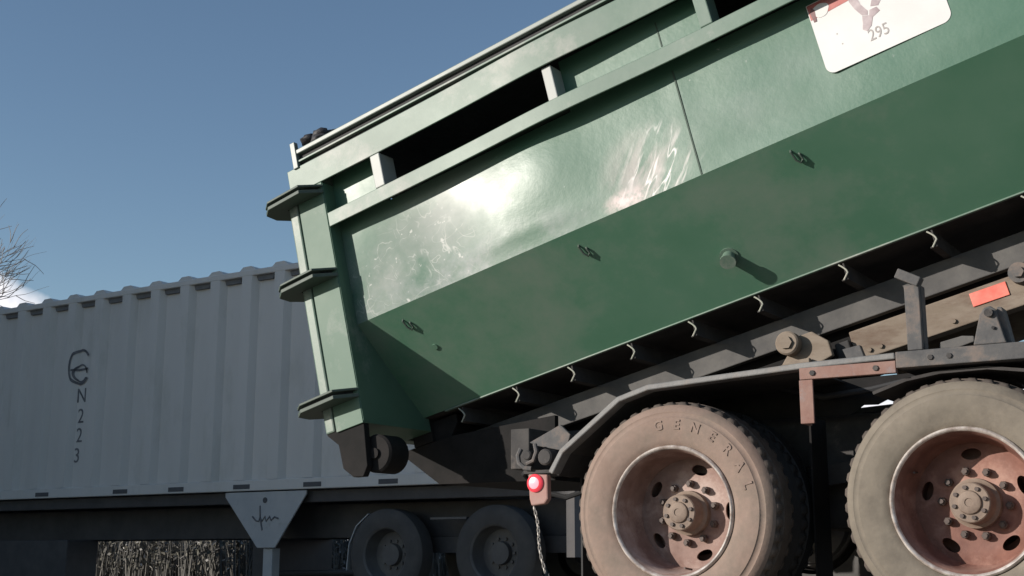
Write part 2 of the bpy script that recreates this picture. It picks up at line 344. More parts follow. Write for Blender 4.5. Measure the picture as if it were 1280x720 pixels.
for a, b, solid in BAYS:
    if solid: plate(a, b, 1.19, 1.50, 12, 4).build('vent_infill_panel', M['panel'], box)
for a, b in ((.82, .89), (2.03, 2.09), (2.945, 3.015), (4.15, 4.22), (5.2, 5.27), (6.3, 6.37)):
    MB().box(a, b, VO, VP + .03, 1.236, 1.446).build('vent_divider', M['glare_divider' if a < 2.5 else 'green_rail'], box, bevel=.006)
def bowed(u0, u1, w0, w1, th, flange, top):      # angle iron: face leg with a slight bow, one flange running back to the plate
    m = MB(); n = 70; vs = []
    for i in range(n + 1):
        u = u0 + (u1 - u0) * i / n; b = .024 * math.exp(-((u - 2.02) / .48) ** 2) + .003 * noise.noise(Vector((u * 1.3, w0, 2)))
        b *= min(1, (u - u0) / .3)
        f = VO - b
        vs += [(u, f, w0), (u, f, w1), (u, f + th, w1), (u, f + th, w0)]
    fs = [(i * 4 + k, i * 4 + (k + 1) % 4, i * 4 + 4 + (k + 1) % 4, i * 4 + 4 + k) for i in range(n) for k in range(4)] + [(0, 1, 2, 3), (n * 4, n * 4 + 1, n * 4 + 2, n * 4 + 3)]
    m.add(vs, fs); fv = []
    for i in range(n + 1):
        u, f = vs[i * 4][0], vs[i * 4][1] + th + .0005
        fv += [(u, f, top - .012), (u, f, top), (u, flange, top), (u, flange, top - .012)]
    m.add(fv, fs)
    return m
bowed(.4475, UE, 1.146, 1.2355, .010, VP + .05, 1.232).build('middle_rail', M['green_rail'], box, bevel=.004, smooth=True)
bowed(.20, UE, 1.447, 1.612, .010, VP + .06, 1.608).build('top_rail', M['green_rail'], box, bevel=.004, smooth=True)
ls = MB().box(.28, UE, VO + .022, VP + .05, 1.613, 1.636).box(.28, UE, VO + .022, VP + .05, 1.652, 1.690).build('lid_seal', M['black'], box)
MB().box(.27, UE, VO - .002, VP + .05, 1.637, 1.651).build('lid_strip', M['green_rail'], box, bevel=.003)
MB().box(.26, UE, VO - .006, VP + .05, 1.691, 1.722).build('lid_lip', M['lid'], box, bevel=.006)
MB().box(.262, .30, VO - .012, VO + .022, 1.60, 1.775).build('lid_end_tab', M['lid'], box, bevel=.004)
MB().box(.30, UE, VP + .052, 1.2, 1.63, 1.645).build('roof_cover', M['tarp'], box)
# tub: chamfered lower sides, floor, far side, ends
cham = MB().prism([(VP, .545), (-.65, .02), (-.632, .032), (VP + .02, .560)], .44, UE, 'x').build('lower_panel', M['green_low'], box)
MB().box(.60, UE, -.656, -.632, .010, .0195).build('bottom_flange', M['green_rail'], box, bevel=.003)
MB().box(.44, UE, -.632, .632, .02, .032).build('floor', M['under'], box)
MB().prism([(1.155, .545), (1.155, 1.62), (1.135, 1.62), (1.135, .55), (.64, .034), (.64, .02)], .44, UE, 'x').build('far_side', M['green_dark'], box)
MB().prism([(-1.13, .57), (-.62, .034), (.62, .034), (1.13, .57), (1.13, 1.62), (-1.13, 1.62)], UE - .03, UE - .003, 'x').build('front_wall', M['green'], box)
# weld seams
MB().box(2.701, 2.709, VP - .0035, VP + .01, .548, 1.145).box(2.683, 2.690, VP - .003, VP + .01, 1.30, 1.446).build('weld_seam', M['seam'], box)
# rear frame and tailgate
MB().box(.245, .442, VO, -.60, -.06, 1.445).box(.442, .447, VO + .004, VO + .05, -.05, 1.44).build('rear_post', M['green'], box, bevel=.008)
MB().box(.245, .442, .60, 1.25, -.06, 1.445).build('rear_post', M['green'], box, bevel=.008)
MB().box(.300, .442, -.60, .60, -.12, .02).build('rear_sill_plate', M['shade_black'], box)
MB().box(.246, .445, VO + .0125, VP + .05, 1.4465, 1.594).build('corner_block', M['green_dark'], box)
tg = MB().box(.165, .232, VO + .002, 1.248, -.05, 1.43).build('tailgate', M['green_rail'], box, bevel=.010)
MB().box(.200, .26, VO + .014, VO + .2, -.04, 1.42).build('gate_seal', M['black'], box)
HP = [(.43, -1.252), (.445, -1.29), (.34, -1.405), (.10, -1.39), (.03, -1.31), (.02, -1.22), (.07, -1.10), (.16, -1.10), (.16, -1.252)]
def shrink(poly, k): 
    cx = sum(p[0] for p in poly) / len(poly); cy = sum(p[1] for p in poly) / len(poly); return [(cx + (p[0] - cx) * k, cy + (p[1] - cy) * k) for p in poly]
HB = [(.45, -1.2515), (.36, -1.375), (.10, -1.36), (.03, -1.30), (.02, -1.20), (.07, -1.10), (.16, -1.10), (.16, -1.2515)]
for z in (1.37, .83, .09):
    h = MB().prism(HB, z, z + .022, 'z').prism(HB, z + .042, z + .056, 'z').build('hinge_plate', M['green_dark'], box, bevel=.003)
    MB().prism([(.41, -1.252), (.335, -1.345), (.11, -1.335), (.055, -1.29), (.05, -1.2), (.09, -1.12), (.14, -1.12), (.16, -1.252)], z + .0225, z + .0415, 'z').build('hinge_web', M['black'], h)  # web coloured black for the shadow between the two plates
# rear foot and ground roller under the post
MB().prism([(.171, .02), (.165, -.055), (.235, -.13), (.240, -.27), (.30, -.335), (.37, -.35), (.41, -.30), (.436, -.062), (.436, .02)], VO + .012, VO + .06, 'y').build('rear_foot', M['shade_black'], box, bevel=.004)
ro = MB().cyl((.44, VO + .065, -.235), .108, .18, 40, bev=.012).cyl((.44, VO + .05, -.235), .03, .22, 16).build('ground_roller', M['shade_black'], box, smooth=True)
# underframe
US = [.72, 1.11, 1.49, 1.88, 2.26, 2.65, 3.12, 3.58, 4.04, 4.5, 4.96, 5.42, 5.88, 6.34]
for u in US:
    MB().box(u - .004, u + .004, -.645, .645, -.085, .002).box(u - .03, u - .004, -.645, .645, -.085, -.078).build('cross_member', M['under'], box)
    e = MB(); pts = []
    for k in range(9):
        t = k / 8; pts.append((u - .022 + .034 * math.sin(min(t * 1.5, 1) * math.pi * .5) - (.030 * max(0, t - .62) / .38), -.652, .0 - .084 * t))
    e.tube(pts, .0042, 6); e.build('channel_end', M['lit_edge'], box, smooth=True)
for s in (-1, 1):
    MB().box(.46, UE, .35 * s - .03, .35 * s + .03, -.240, -.0865).build('long_sill', M['sill'], box, bevel=.006)
for s in (-1, 1):
    MB().prism([(.62, .0), (.62, -.05), (.50, -.19), (.40, -.12), (.40, .0)], s * .45 - .12, s * .45 + .12, 'y').build('rear_gusset', M['shade_black'], box)
# tie loops and the pipe stub on the sloping panel
dn = Vector((0, -.72, -.69)).normalized()
def cpos(u, t): return Vector((u, VP + .505 * t, .545 - .525 * t))
for u, t in ((.74, .165), (1.937, .17), (3.173, .145), (4.4, .15)):
    pts = [cpos(u - .018, t - .05) - dn * .002, cpos(u - .018, t - .045) + dn * .012, cpos(u - .012, t + .02) + dn * .016, cpos(u + .004, t + .05) + dn * .016, cpos(u + .020, t + .03) + dn * .014, cpos(u + .016, t - .005) + dn * .010, cpos(u + .012, t - .01) - dn * .002]
    MB().tube(pts, .006, 8).build('tarp_hook', M['green_dark'], box, smooth=True)
p0 = cpos(2.615, .645)
st = MB().tube([p0 - dn * .004, p0 + dn * .012], .050, 16).tube([p0 + dn * .0121, p0 + dn * .058], .034, 16).tube([p0 + dn * .0581, p0 + dn * .072], .042, 16).build('pipe_stub', M['green_rail'], box, smooth=True)
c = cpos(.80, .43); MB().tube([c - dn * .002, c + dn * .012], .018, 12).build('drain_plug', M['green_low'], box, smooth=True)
# sign
sy = VP - .010
sg = []; r_ = .045; u0, u1, z0, z1 = 3.452, 4.066, .752, 1.140
for cx, cz, a0 in ((u1 - r_, z1 - .004, 0), (u0 + .004, z1 - .004, 90), (u0 + r_, z0 + r_, 180), (u1 - r_, z0 + r_, 270)):
    rr = r_ if cz < 1 else .004
    if cz > 1: cx = u1 - .004 if a0 == 0 else u0 + .004
    for k in range(7): t = R(a0 + 15 * k); sg.append((cx + rr * math.cos(t), cz + rr * math.sin(t)))
sign = MB().prism(sg, sy, VP - .004, 'y').build('sign_panel', M['white'], box)
def decal(poly, m, name, d=.0012): return MB().prism(poly, sy - d, sy - .0002, 'y').build(name, m, sign)
decal([(3.456, 1.055), (3.49, 1.058), (3.64, 1.068), (3.78, 1.085), (3.80, 1.136), (3.456, 1.136)], M['signred'], 'red_band')
pl = [(3.515 + .042 * math.cos(t) * (1 + .12 * math.sin(3 * t)), 1.085 + .036 * math.sin(t)) for t in [k * math.pi / 9 for k in range(18)]]
decal(pl, M['white'], 'pale_spot', .0022)
decal([(3.468, 1.04), (3.482, 1.04), (3.488, 1.10), (3.474, 1.12), (3.462, 1.09)], M['signdark'], 'dark_mark', .003)
decal([(3.660, 1.090), (3.692, 1.078), (3.700, 1.02), (3.722, .975), (3.716, .955), (3.690, .965), (3.668, 1.01), (3.652, 1.06)], M['signpink'], 'emblem_wing')
decal([(3.80, 1.084), (3.772, 1.080), (3.760, 1.03), (3.740, .990), (3.775, .978), (3.800, 1.005), (3.812, 1.05)], M['signpink'], 'emblem_wing')
decal([(3.69, .962), (3.722, .950), (3.73, .975), (3.765, .975), (3.775, .950), (3.735, .935), (3.716, .895), (3.690, .878), (3.672, .895), (3.682, .925)], M['signpink'], 'emblem_body', .0016)
tm = Matrix.Translation((3.738, sy - .001, .848)) @ Matrix.Rotation(R(90), 4, 'X')
text_mb('295', .085, tm, .0008, squash=.8).build('sign_lettering', M['signgrey'], sign)
for (u, z) in ((3.905, .985), (3.945, .99), (3.56, .87), (3.55, .93)): decal([(u, z), (u + .006, z), (u + .006, z + .006), (u, z + .006)], M['signgrey'], 'print_dot')
decal([(3.99, .965), (4.005, .962), (4.006, .985), (3.995, .99)], M['signred'], 'red_fleck')

# ------------------------------------------------------------------ crumpled tarp on the box's rear corner
tp = MB(); rnd = random.Random(3)
for k in range(9):
    c = Vector((.40 + rnd.uniform(-.10, .14), -1.16 + rnd.uniform(-.05, .06), 1.745 + rnd.uniform(-.005, .035))); r0 = rnd.uniform(.035, .055)
    nn, mm = 10, 6; vs = []
    for j in range(mm + 1):
        for i in range(nn):
            a = 2 * math.pi * i / nn; b = math.pi * j / mm; d = Vector((math.cos(a) * math.sin(b), math.sin(a) * math.sin(b), math.cos(b)))
            q = r0 * (1 + .5 * noise.noise(d * 2.2 + c * 9)); vs.append(c + Vector((d.x * 1.3, d.y, d.z * .7)) * q)
    tp.add(vs, [(j * nn + i, j * nn + (i + 1) % nn, (j + 1) * nn + (i + 1) % nn, (j + 1) * nn + i) for j in range(mm) for i in range(nn)])
T = tp.build('crumpled_tarp', M['tarp'], smooth=True, angle=50); T.location = box.location; T.rotation_euler = box.rotation_euler
tag(T, 'small black crumpled tarp bundled on the top rear corner of the green container', 'tarp')

# ------------------------------------------------------------------ the truck under it
trk = empty('roll_off_truck', (-2.0, 6.85, 0.0)); TX, TY = -2.0, 6.85
tag(trk, 'dusty roll-off hoist truck with two rusty dual-wheel rear axles carrying the green container', 'truck')
class TB(MB):      # world coordinates in, truck coordinates out
    def build(self, name, m, parent=trk, **k):
        self.v = [(p[0] - TX, p[1] - TY, p[2]) for p in self.v]; return MB.build(self, name, m, parent, **k)
BU, BW = Vector((math.cos(TILT), 0, math.sin(TILT))), Vector((-math.sin(TILT), 0, math.cos(TILT)))
def bx(u, v, w_): p = Vector((-5.0, 6.85, 1.0)) + BU * u + BW * w_; return (p.x, p.y + v, p.z)
def tiltbox(mb, u0, u1, v0, v1, w0, w1):
    vs = [bx(u, v, q) for q in (w0, w1) for v in (v0, v1) for u in (u0, u1)]
    return mb.add(vs, [(0, 2, 3, 1), (4, 5, 7, 6), (0, 1, 5, 4), (2, 6, 7, 3), (0, 4, 6, 2), (1, 3, 7, 5)])
for s in (-1, 1):
    TB().box(-3.75, 2.6, TY + .43 * s - .045, TY + .43 * s + .045, .76, 1.02).build('chassis_rail', M['chassis'], bevel=.008)
# hoist rails under the sills
hr = None
for s in (-1, 1):
    h = tiltbox(TB(), 2.98, 6.5, s * .36 - .05, s * .36 + .05, -.445, -.285).build('hoist_rail', M['tan'], bevel=.006)
    if s < 0: hr = h
def tparent(mb, name, m, par, **k):
    mb.v = [(p[0] - TX, p[1] - TY, p[2]) for p in mb.v]; return MB.build(mb, name, m, par, **k)
tparent(tiltbox(MB(), 3.610, 3.79, -.418, -.4105, -.375, -.305), 'reflector', M['redrefl'], hr, bevel=.002)
tparent(MB().tube([bx(3.87, -.411, -.30), bx(3.87, -.48, -.30)], .05, 20).tube([bx(3.87, -.481, -.30), bx(3.87, -.50, -.30)], .028, 6), 'rail_pin', M['greymetal'], hr, smooth=True)
for s in (-1, 1): tiltbox(TB(), .72, 2.98, s * .30 - .04, s * .30 + .04, -.40, -.29).build('hoist_subframe', M['shade_black'], bevel=.004)
tiltbox(TB(), .75, 6.5, -.26, -.25, -.33, -.20).build('hoist_side_plate', M['shade_black'])
# rear pivot bracket with its pin
pb = TB().prism([bx(2.58, 0, -.405)[::2], bx(2.68, 0, -.315)[::2], bx(2.73, 0, -.245)[::2], bx(2.83, 0, -.245)[::2], bx(2.90, 0, -.32)[::2], bx(2.90, 0, -.40)[::2], bx(2.72, 0, -.435)[::2]], 6.32, 6.36, 'y').build('pivot_bracket', M['tan'], bevel=.006)
tparent(MB().cyl((-2.36 + .053, 6.25, 1.392), .062, .07, 32, bev=.008).cyl((-2.307, 6.235, 1.392), .034, .03, 6), 'pivot_pin', M['tan'], pb, smooth=True)
tiltbox(TB(), 2.90, 2.978, -.45, -.36, -.42, -.33).build('rail_end_block', M['chassis'], bevel=.008)
TB().prism([(-2.62, 1.19), (-2.30, 1.30), (-2.20, 1.31), (-2.2, 1.19)], 6.28, 6.315, 'y').build('pivot_gusset', M['tan'], bevel=.004)
TB().prism([(-2.02, 1.335), (-1.93, 1.35), (-1.90, 1.26), (-1.98, 1.24)], 6.26, 6.30, 'y').build('rail_shoe', M['greymetal'], bevel=.004)
# fender bar and mudguard sheet
FP = [(-3.352, .735), (-3.283, .845), (-2.955, 1.088), (-2.785, 1.138), (-2.012, 1.182), (-1.574, 1.194)]
TB().strip(FP, .029, 5.60, 5.68).build('fender_bar', M['bar'], bevel=.006)
TB().strip([(p[0] + .004, p[1] - .012) for p in FP[:5]], .008, 5.685, 6.24).build('mudguard', M['under'])
TB().strip([(p[0], p[1]) for p in FP[:5]], .03, 7.4, 8.1).build('mudguard', M['under'])
TB().strip([(-1.70, 1.035), (-1.55, 1.085), (-1.40, 1.108), (-1.20, 1.112), (-.95, 1.075), (-.75, 1.0)], .014, 5.66, 6.22).build('mudguard', M['under'])
TB().prism([(-2.80, 1.0), (-1.99, 1.0), (-1.92, 1.046), (-1.85, 1.044), (-1.784, 1.074), (-1.67, 1.086), (-1.56, 1.12), (-1.30, 1.13), (-1.18, 1.145), (-1.1, 1.20), (-2.80, 1.16)], 6.24, 6.25, 'y').build('splash_plate', M['shade_black'])
# pinkish angle iron with its hanging leg, then the dark channel
TB().box(-2.012, -1.572, 5.60, 5.635, 1.104, 1.158).box(-2.012, -1.572, 5.637, 5.80, 1.150, 1.158).build('angle_iron', M['rust'], bevel=.003)
TB().box(-2.010, -1.946, 5.585, 5.598, .902, 1.100).box(-2.010, -1.996, 5.5985, 5.70, .902, 1.100).build('hanger_leg', M['rust'], bevel=.003)
TB().box(-1.571, 1.6, 5.60, 5.64, 1.124, 1.196).box(-1.571, 1.6, 5.642, 6.0, 1.124, 1.138).build('side_channel', M['greymetal'], bevel=.004)
TB().box(-1.571, -1.16, 6.02, 6.30, 1.08, 1.123).build('inner_channel', M['under'], bevel=.004)
po = TB().box(-1.517, -1.452, 5.606, 5.635, 1.198, 1.490).box(-1.470, -1.450, 5.6355, 5.70, 1.198, 1.490).build('upright_post', M['greymetal'], bevel=.004)
cm = Matrix.Translation((-1.495, 5.62, 1.522)) @ Matrix.Rotation(R(28), 4, 'Y')
tparent(MB().box(-.055, .055, -.03, .03, -.022, .022, mtx=cm), 'post_cap', M['greymetal'], po, bevel=.004)
sbk = TB().prism([(-1.240, 1.198), (-1.105, 1.198), (-1.132, 1.305), (-1.138, 1.345), (-1.160, 1.362), (-1.185, 1.355), (-1.205, 1.330)], 5.61, 5.645, 'y').prism([(-1.150, 1.198), (-1.09, 1.198), (-1.108, 1.30), (-1.12, 1.36), (-1.14, 1.36), (-1.15, 1.30)], 5.646, 5.74, 'y').build('stake_bracket', M['greymetal'], bevel=.005)
tparent(MB().cyl((-1.165, 5.592, 1.330), .018, .018, 16), 'bracket_pin', M['chassis'], sbk, smooth=True)
tparent(MB().cyl((-1.152, 5.598, 1.265), .007, .012, 10), 'bracket_bolt', M['chassis'], sbk, smooth=True)
TB().prism([(-1.40, 1.205), (-1.395, 1.235), (-1.30, 1.255), (-1.25, 1.25), (-1.25, 1.225), (-1.32, 1.205)], 5.68, 5.72, 'y').build('latch_plate', M['sill'], bevel=.004)
# tail: cross member, apron plate, coupling fittings, lamp, chain
TB().box(-3.80, -3.68, 5.95, 7.75, .78, 1.0).build('rear_cross_member', M['chassis'], bevel=.006)
TB().prism([(-4.80, .93), (-4.50, .735), (-3.70, .735), (-3.70, 1.10), (-4.40, 1.02)], 6.26, 6.30, 'y').build('tail_apron', M['shade_black'])
TB().prism([(-4.80, .93), (-4.50, .735), (-3.70, .735), (-3.70, 1.10), (-4.40, 1.02)], 7.36, 7.40, 'y').build('tail_apron', M['shade_black'])
TB().box(-4.50, -3.72, 6.301, 7.359, .737, .76).build('tail_plate', M['shade_black'])
hk = TB()
hk.tube([(-3.575, 5.70, .865), (-3.588, 5.69, .83), (-3.578, 5.685, .79), (-3.545, 5.685, .765), (-3.505, 5.69, .76)], .013, 8)
hk.tube([(-3.490, 5.70, .885), (-3.475, 5.69, .845), (-3.490, 5.685, .80), (-3.53, 5.685, .785)], .012, 8)
hk.build('tie_down_hook', M['greymetal'], smooth=True)
TB().cyl((-3.41, 5.66, .815), .042, .10, 20, bev=.008).build('air_coupling', M['chassis'], smooth=True)
TB().cyl((-3.53, 5.68, .83), .026, .08, 16, bev=.006).build('air_coupling', M['chassis'], smooth=True)
TB().prism([(-3.55, .90), (-3.36, .985), (-3.30, .93), (-3.33, .845), (-3.50, .88)], 5.74, 5.76, 'y').build('coupling_bracket', M['greymetal'], bevel=.004)
TB().box(-3.56, -3.36, 5.70, 5.98, .735, .752).build('lamp_shelf', M['chassis'])
lb = TB().prism([(-3.484, .728), (-3.368, .722), (-3.366, .60), (-3.385, .575), (-3.465, .566), (-3.476, .60)], 5.62, 5.66, 'y').build('tail_lamp', M['lampbox'], bevel=.008)
tparent(MB().lathe([(.046, 0), (.046, -.008), (.040, -.014), (.03, -.017)], (-3.438, 5.619, .680), 28), 'lamp_lens', M['lamp'], lb, smooth=True)
tparent(MB().lathe([(.03, -.017), (.02, -.019), (1e-4, -.0195)], (-3.438, 5.619, .680), 28), 'lamp_bulb', M['lampglow'], lb, smooth=True)
ch = TB(); A, Bq = Vector((-3.447, 5.62, .562)), Vector((-3.388, 5.62, .235)); n_ = 15
for k in range(n_):
    p = A.lerp(Bq, (k + .5) / n_) + Vector((.006 * math.sin(k * .5), 0, 0)); ax = Vector((1, 0, .15)) if k % 2 else Vector((0, 1, 0)); dd = (Bq - A).normalized(); pts = []
    for q in range(13):
        t = 2 * math.pi * q / 12; pts.append(p + ax.normalized() * .0065 * math.cos(t) + dd * .0145 * math.sin(t))
    ch.tube(pts, .003, 5)
ch.build('safety_chain', M['chain'], smooth=True)
for x in (-1.95, -1.66): TB().cyl((x, 5.592, 1.131), .013, .010, 6).build('bolt', M['chassis'])
for x in (-1.42, -1.34, -0.98, -0.90): TB().cyl((x, 5.592, 1.160), .012, .010, 6).build('bolt', M['chassis'])
for u in (3.06, 3.12, 3.5, 3.95, 4.0):
    TB().tube([bx(u, -.4105, -.41), bx(u, -.424, -.41)], .012, 6).build('bolt', M['tan'])
TB().tube([(-3.52, 5.73, .80), (-3.62, 5.80, .74), (-3.60, 5.9, .66), (-3.45, 5.95, .62), (-3.2, 6.0, .70), (-3.0, 6.05, .85)], .014, 8).build('air_hose', M['black'], smooth=True)
TB().tube([(-2.35, 6.20, 1.16), (-2.1, 6.18, 1.09), (-1.85, 6.16, 1.11), (-1.6, 6.14, 1.15), (-1.3, 6.12, 1.17), (-.8, 6.1, 1.2)], .016, 8).build('hydraulic_hose', M['black'], smooth=True)
# axles, springs, flaps
for x in (-2.677, -1.321):
    TB().tube([(x, 5.85, .53), (x, 7.85, .53)], .085, 16).lathe([(1e-4, -.16), (.12, -.14), (.20, -.05), (.20, .05), (.12, .14), (1e-4, .16)], (x, 6.85, .53), 24).build('axle', M['under'], smooth=True)
for s in (-1, 1): TB().strip([(-2.75, .66), (-2.3, .74), (-2.0, .78), (-1.7, .74), (-1.25, .66)], .10, TY + .52 * s - .045, TY + .52 * s + .045).build('leaf_spring', M['under'])
for y0, y1 in ((6.33, 7.37),): TB().box(-2.35, -1.65, y0 + .1, y1 - .1, .45, .75).build('suspension_bracket', M['under'], bevel=.02)
TB().box(-2.13, -2.12, 6.03, 6.25, .12, .98).build('mudflap', M['shade_black'])
TB().box(-3.38, -3.37, 5.98, 6.28, .2, .78).build('mudflap', M['black'])
# wheels
def tyre_mb(seed=0, dirty=True):
    t = MB(); n = 240
    side = [(.312, .030), (.325, .012), (.350, .004), (.385, -.004), (.42, -.006), (.448, -.002), (.452, .003), (.470, .010), (.476, .008), (.498, .020), (.512, .040)]
    t.lathe(side, n=120)
    tread = [(.512, .040), (.523, .046), (.529, .060), (.529, .082), (.515, .086), (.515, .092), (.530, .098), (.530, .182), (.515, .188), (.515, .194), (.529, .198), (.529, .220), (.523, .234), (.512, .240)]
    def jag(k, i, r):
        if i in (1, 2, 3, 10, 11, 12) and (k % 5) >= 3: return r - .012
        return r
    t.lathe(tread, n=n, jag=jag, mi=1)
    t.lathe([(.512, .240), (.47, .27), (.42, .282), (.35, .275), (.312, .25)], n=96)
    return t
def rim_mb():
    r = MB()
    prof = [(.312, .040), (.318, .022), (.316, .008), (.308, .002), (.301, .005), (.297, .016)]
    r.lathe(prof, n=96, mi=1)
    r.lathe([(.297, .016), (.292, .030), (.286, .050), (.284, .10), (.278, .17), (.269, .205), (.262, .230)], n=96)
    r.lathe([(.312, .040), (.29, .06), (.288, .24)], n=96)
    r.lathe([(.245, .245), (.245, .33), (.2, .335)], n=48)
    return r
def disc_object(name, m, rot):
    d = MB(); d.lathe([(1e-4, .225), (.165, .225), (.185, .221), (.215, .216), (.245, .224), (.2625, .229), (.2625, .239), (.245, .236), (.215, .228), (.185, .233), (.165, .237), (1e-4, .237)], n=96)
    o = d.build(name, m, None)
    c = MB()
    for k in range(5):
        a = rot + 2 * math.pi * k / 5; pts = []
        for q in range(20):
            t = 2 * math.pi * q / 20; rr = .214 + .025 * math.sin(t); aa = a + .20 * math.cos(t); pts.append((rr * math.cos(aa), rr * math.sin(aa)))
        c.prism(pts, .17, .29, 'y')
    co = c.build('cutter', m, None)
    q = o.modifiers.new('holes', 'BOOLEAN'); q.object = co; q.operation = 'DIFFERENCE'; q.solver = 'EXACT'
    dg = bpy.context.evaluated_depsgraph_get(); me = bpy.data.meshes.new_from_object(o.evaluated_get(dg))
    o.modifiers.clear(); o.data = me; bpy.data.objects.remove(co)
    for p in me.polygons: p.use_smooth = True
    me.set_sharp_from_angle(angle=R(30)); me.name = name
    return o
def hub_mb():
    h = MB()
    h.lathe([(.118, .2245), (.116, .190), (.105, .186), (.098, .18), (.094, .15), (.088, .118), (.093, .110), (.093, .098), (.088, .093), (.056, .092), (.052, .082), (.046, .079), (.020, .078), (.018, .082), (1e-4, .082)], n=48)
    for k in range(8):
        t = 2 * math.pi * (k + .3) / 8; h.cyl((.071 * math.cos(t), .082, .071 * math.sin(t)), .0105, .02, 6, mi=1)
    return h
def letters(wh):
    s = 'GENERAL'; r = .412
    for i, chh in enumerate(s):
        a = R(97 - i * 13.5)
        mt = Matrix.Translation((r * math.cos(a), -.0062, r * math.sin(a))) @ Matrix.Rotation(-(a - R(90)), 4, 'Y') @ Matrix.Rotation(R(90), 4, 'X')
        text_mb(chh, .064, mt, .003, None, 1.0, .0018).build('raised_letter', M['letter'], wh)
def wheel(x, y, z, rot, tm, rm, lettering=False, detail=True, flip=False, tread='tread'):
    wh = disc_object('wheel', rm, rot); wh.parent = trk; wh.location = (x - TX, y - TY, z)
    if flip: wh.rotation_euler = (0, 0, math.pi)
    tyre_mb().build('tyre', [tm, M[tread]], wh, smooth=True, angle=40)
    rim_mb().build('rim', [rm, M['lip']], wh, smooth=True, angle=50)
    if detail:
        hb = hub_mb().build('hub', [M['hub'], M['nut']], wh, smooth=True, angle=30); hb.scale = (.92, 1, .92)
        for k in range(10):
            t = rot + .2 + 2 * math.pi * k / 10
            MB().cyl((.142 * math.cos(t), .194, .142 * math.sin(t)), .019, .030, 6, bev=.003).cyl((.142 * math.cos(t), .182, .142 * math.sin(t)), .010, .013, 10).build('lug_nut', M['nut'], wh)
        MB().tube([(.27 * math.cos(rot + 1), .17, .27 * math.sin(rot + 1)), (.262 * math.cos(rot + 1), .09, .262 * math.sin(rot + 1))], .005, 6).build('valve_stem', M['nut'], wh)
    if lettering: letters(wh)
    return wh
wheel(-2.677, 5.6, .522, R(218), M['tyre'], M['rim'], True)
wheel(-1.321, 5.6, .540, R(92), M['tyre_b'], M['rim_b'])
for x, z in ((-2.677, .522), (-1.321, .540)):
    wheel(x, 5.93, z, R(30), M['black'], M['rim_b'], detail=False, tread='black')  # inner duals coloured black for the darkness behind the outer tyres
    wheel(x, 8.10, z, R(10), M['darktyre'], M['darkrim'], flip=True)
    wheel(x, 7.77, z, R(60), M['darktyre'], M['darkrim'], detail=False, flip=True)

# ------------------------------------------------------------------ grey container and the trailer under it
con = empty('shipping_container', (-13.6, 13.02, 1.10)); CX, CY, CZ = -13.6, 13.02, 1.10
tag(con, 'large grey ribbed shipping container with black stencilled characters, standing on the dark trailer', 'shipping container')
def cb(mb, name, m, par=con, **k):
    mb.v = [(p[0] - CX, p[1] - CY, p[2] - CZ) for p in mb.v]; return MB.build(mb, name, m, par, **k)
X0, X1, YF, YB = -19.7, -7.45, 11.80, 14.24
def profile(yf, d):
    pts = []; k = -7; per = .567; 
    pts.append((X0 + .12, yf + d))
    for k in range(-6, 16):
        c = -16.121 + per * k
        if c - .2 < X0 + .15 or c + .2 > X1 - .15: continue
        pts += [(c - .15, yf + d), (c - .085, yf), (c + .085, yf), (c + .15, yf + d)]
    pts.append((X1 - .12, yf + d)); return pts
pr = profile(YF + .004, .085)
m = MB(); vs = []
for (x, y) in pr: vs += [(x, y, 1.24), (x, y, 3.90)]
m.add(vs, [(2 * i, 2 * i + 2, 2 * i + 3, 2 * i + 1) for i in range(len(pr) - 1)])
m.box(X0 + .12, X1 - .12, YF + .10, YF + .11, 1.24, 3.9)
cb(m, 'side_wall', M['container'])
m = MB().box(X0 + .12, X1 - .12, YB - .06, YB, 1.24, 3.9); cb(m, 'far_wall', M['container'])
for x in (X0, X1 - .06): cb(MB().box(x, x + .06, YF + .1, YB - .1, 1.24, 3.9), 'end_wall', M['container'])
for y0, y1 in ((YF, YF + .075), (YB - .07, YB)):
    cb(MB().box(X0 + .13, X1 - .13, y0, y1, 3.855, 3.935), 'top_rail', M['container'], bevel=.012)
br = MB().box(X0 + .13, X1 - .13, YF, YF + .095, 1.104, 1.238); brl = cb(br, 'bottom_rail', M['container'], bevel=.01)
cb(MB().box(X0 + .13, X1 - .13, YB - .09, YB, 1.104, 1.238), 'bottom_rail', M['container'], bevel=.01)
for x in (-18.2, -16.9, -15.35, -13.74, -12.68, -11.52, -10.36, -9.21, -8.1):
    cb(MB().box(x - .14, x + .14, YF - .004, YF + .02, 1.128, 1.185), 'rail_slot', M['pocket'])
cb(MB().box(X0 + .13, X1 - .13, YF + .076, YB - .071, 3.88, 3.93), 'roof', M['container'])
for q in range(-6, 15):      # dark blocks standing in for shadow under the top rail, one per corrugation
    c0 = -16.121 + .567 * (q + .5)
    if X0 + .4 < c0 < X1 - .4: cb(MB().prism([(c0 - .15, 3.853), (c0 + .15, 3.853), (c0 + .13, 3.79), (c0 - .13, 3.79)], YF + .05, YF + .088, 'y'), 'rail_shadow', M['rail_shade'])
c = -16.121 - 6 * .567
while c < X1 - .2:
    if c > X0 + .2:
        m = MB(); vs = []
        m.prism([(c - .15, 3.936), (c - .09, 3.986), (c + .05, 3.990), (c + .13, 3.936)], YF + .02, YB - .02, 'y'); cb(m, 'roof_corrugation', M['container'])
    c += .567
for x in (X0, X1 - .118):
    for y in (YF - .002, YB - .11):
        cb(MB().box(x, x + .118, y, y + .112, 1.10, 3.94), 'corner_post', M['container'], bevel=.008)
cb(MB().box(X0 + .13, X1 - .13, YF + .096, YB - .091, 1.13, 1.2), 'floor', M['under'])
def wall_y(x):
    for (xa, ya), (xb, yb) in zip(pr, pr[1:]):
        if xa <= x <= xb: return ya + (yb - ya) * (x - xa) / (xb - xa)
    return YF + .06
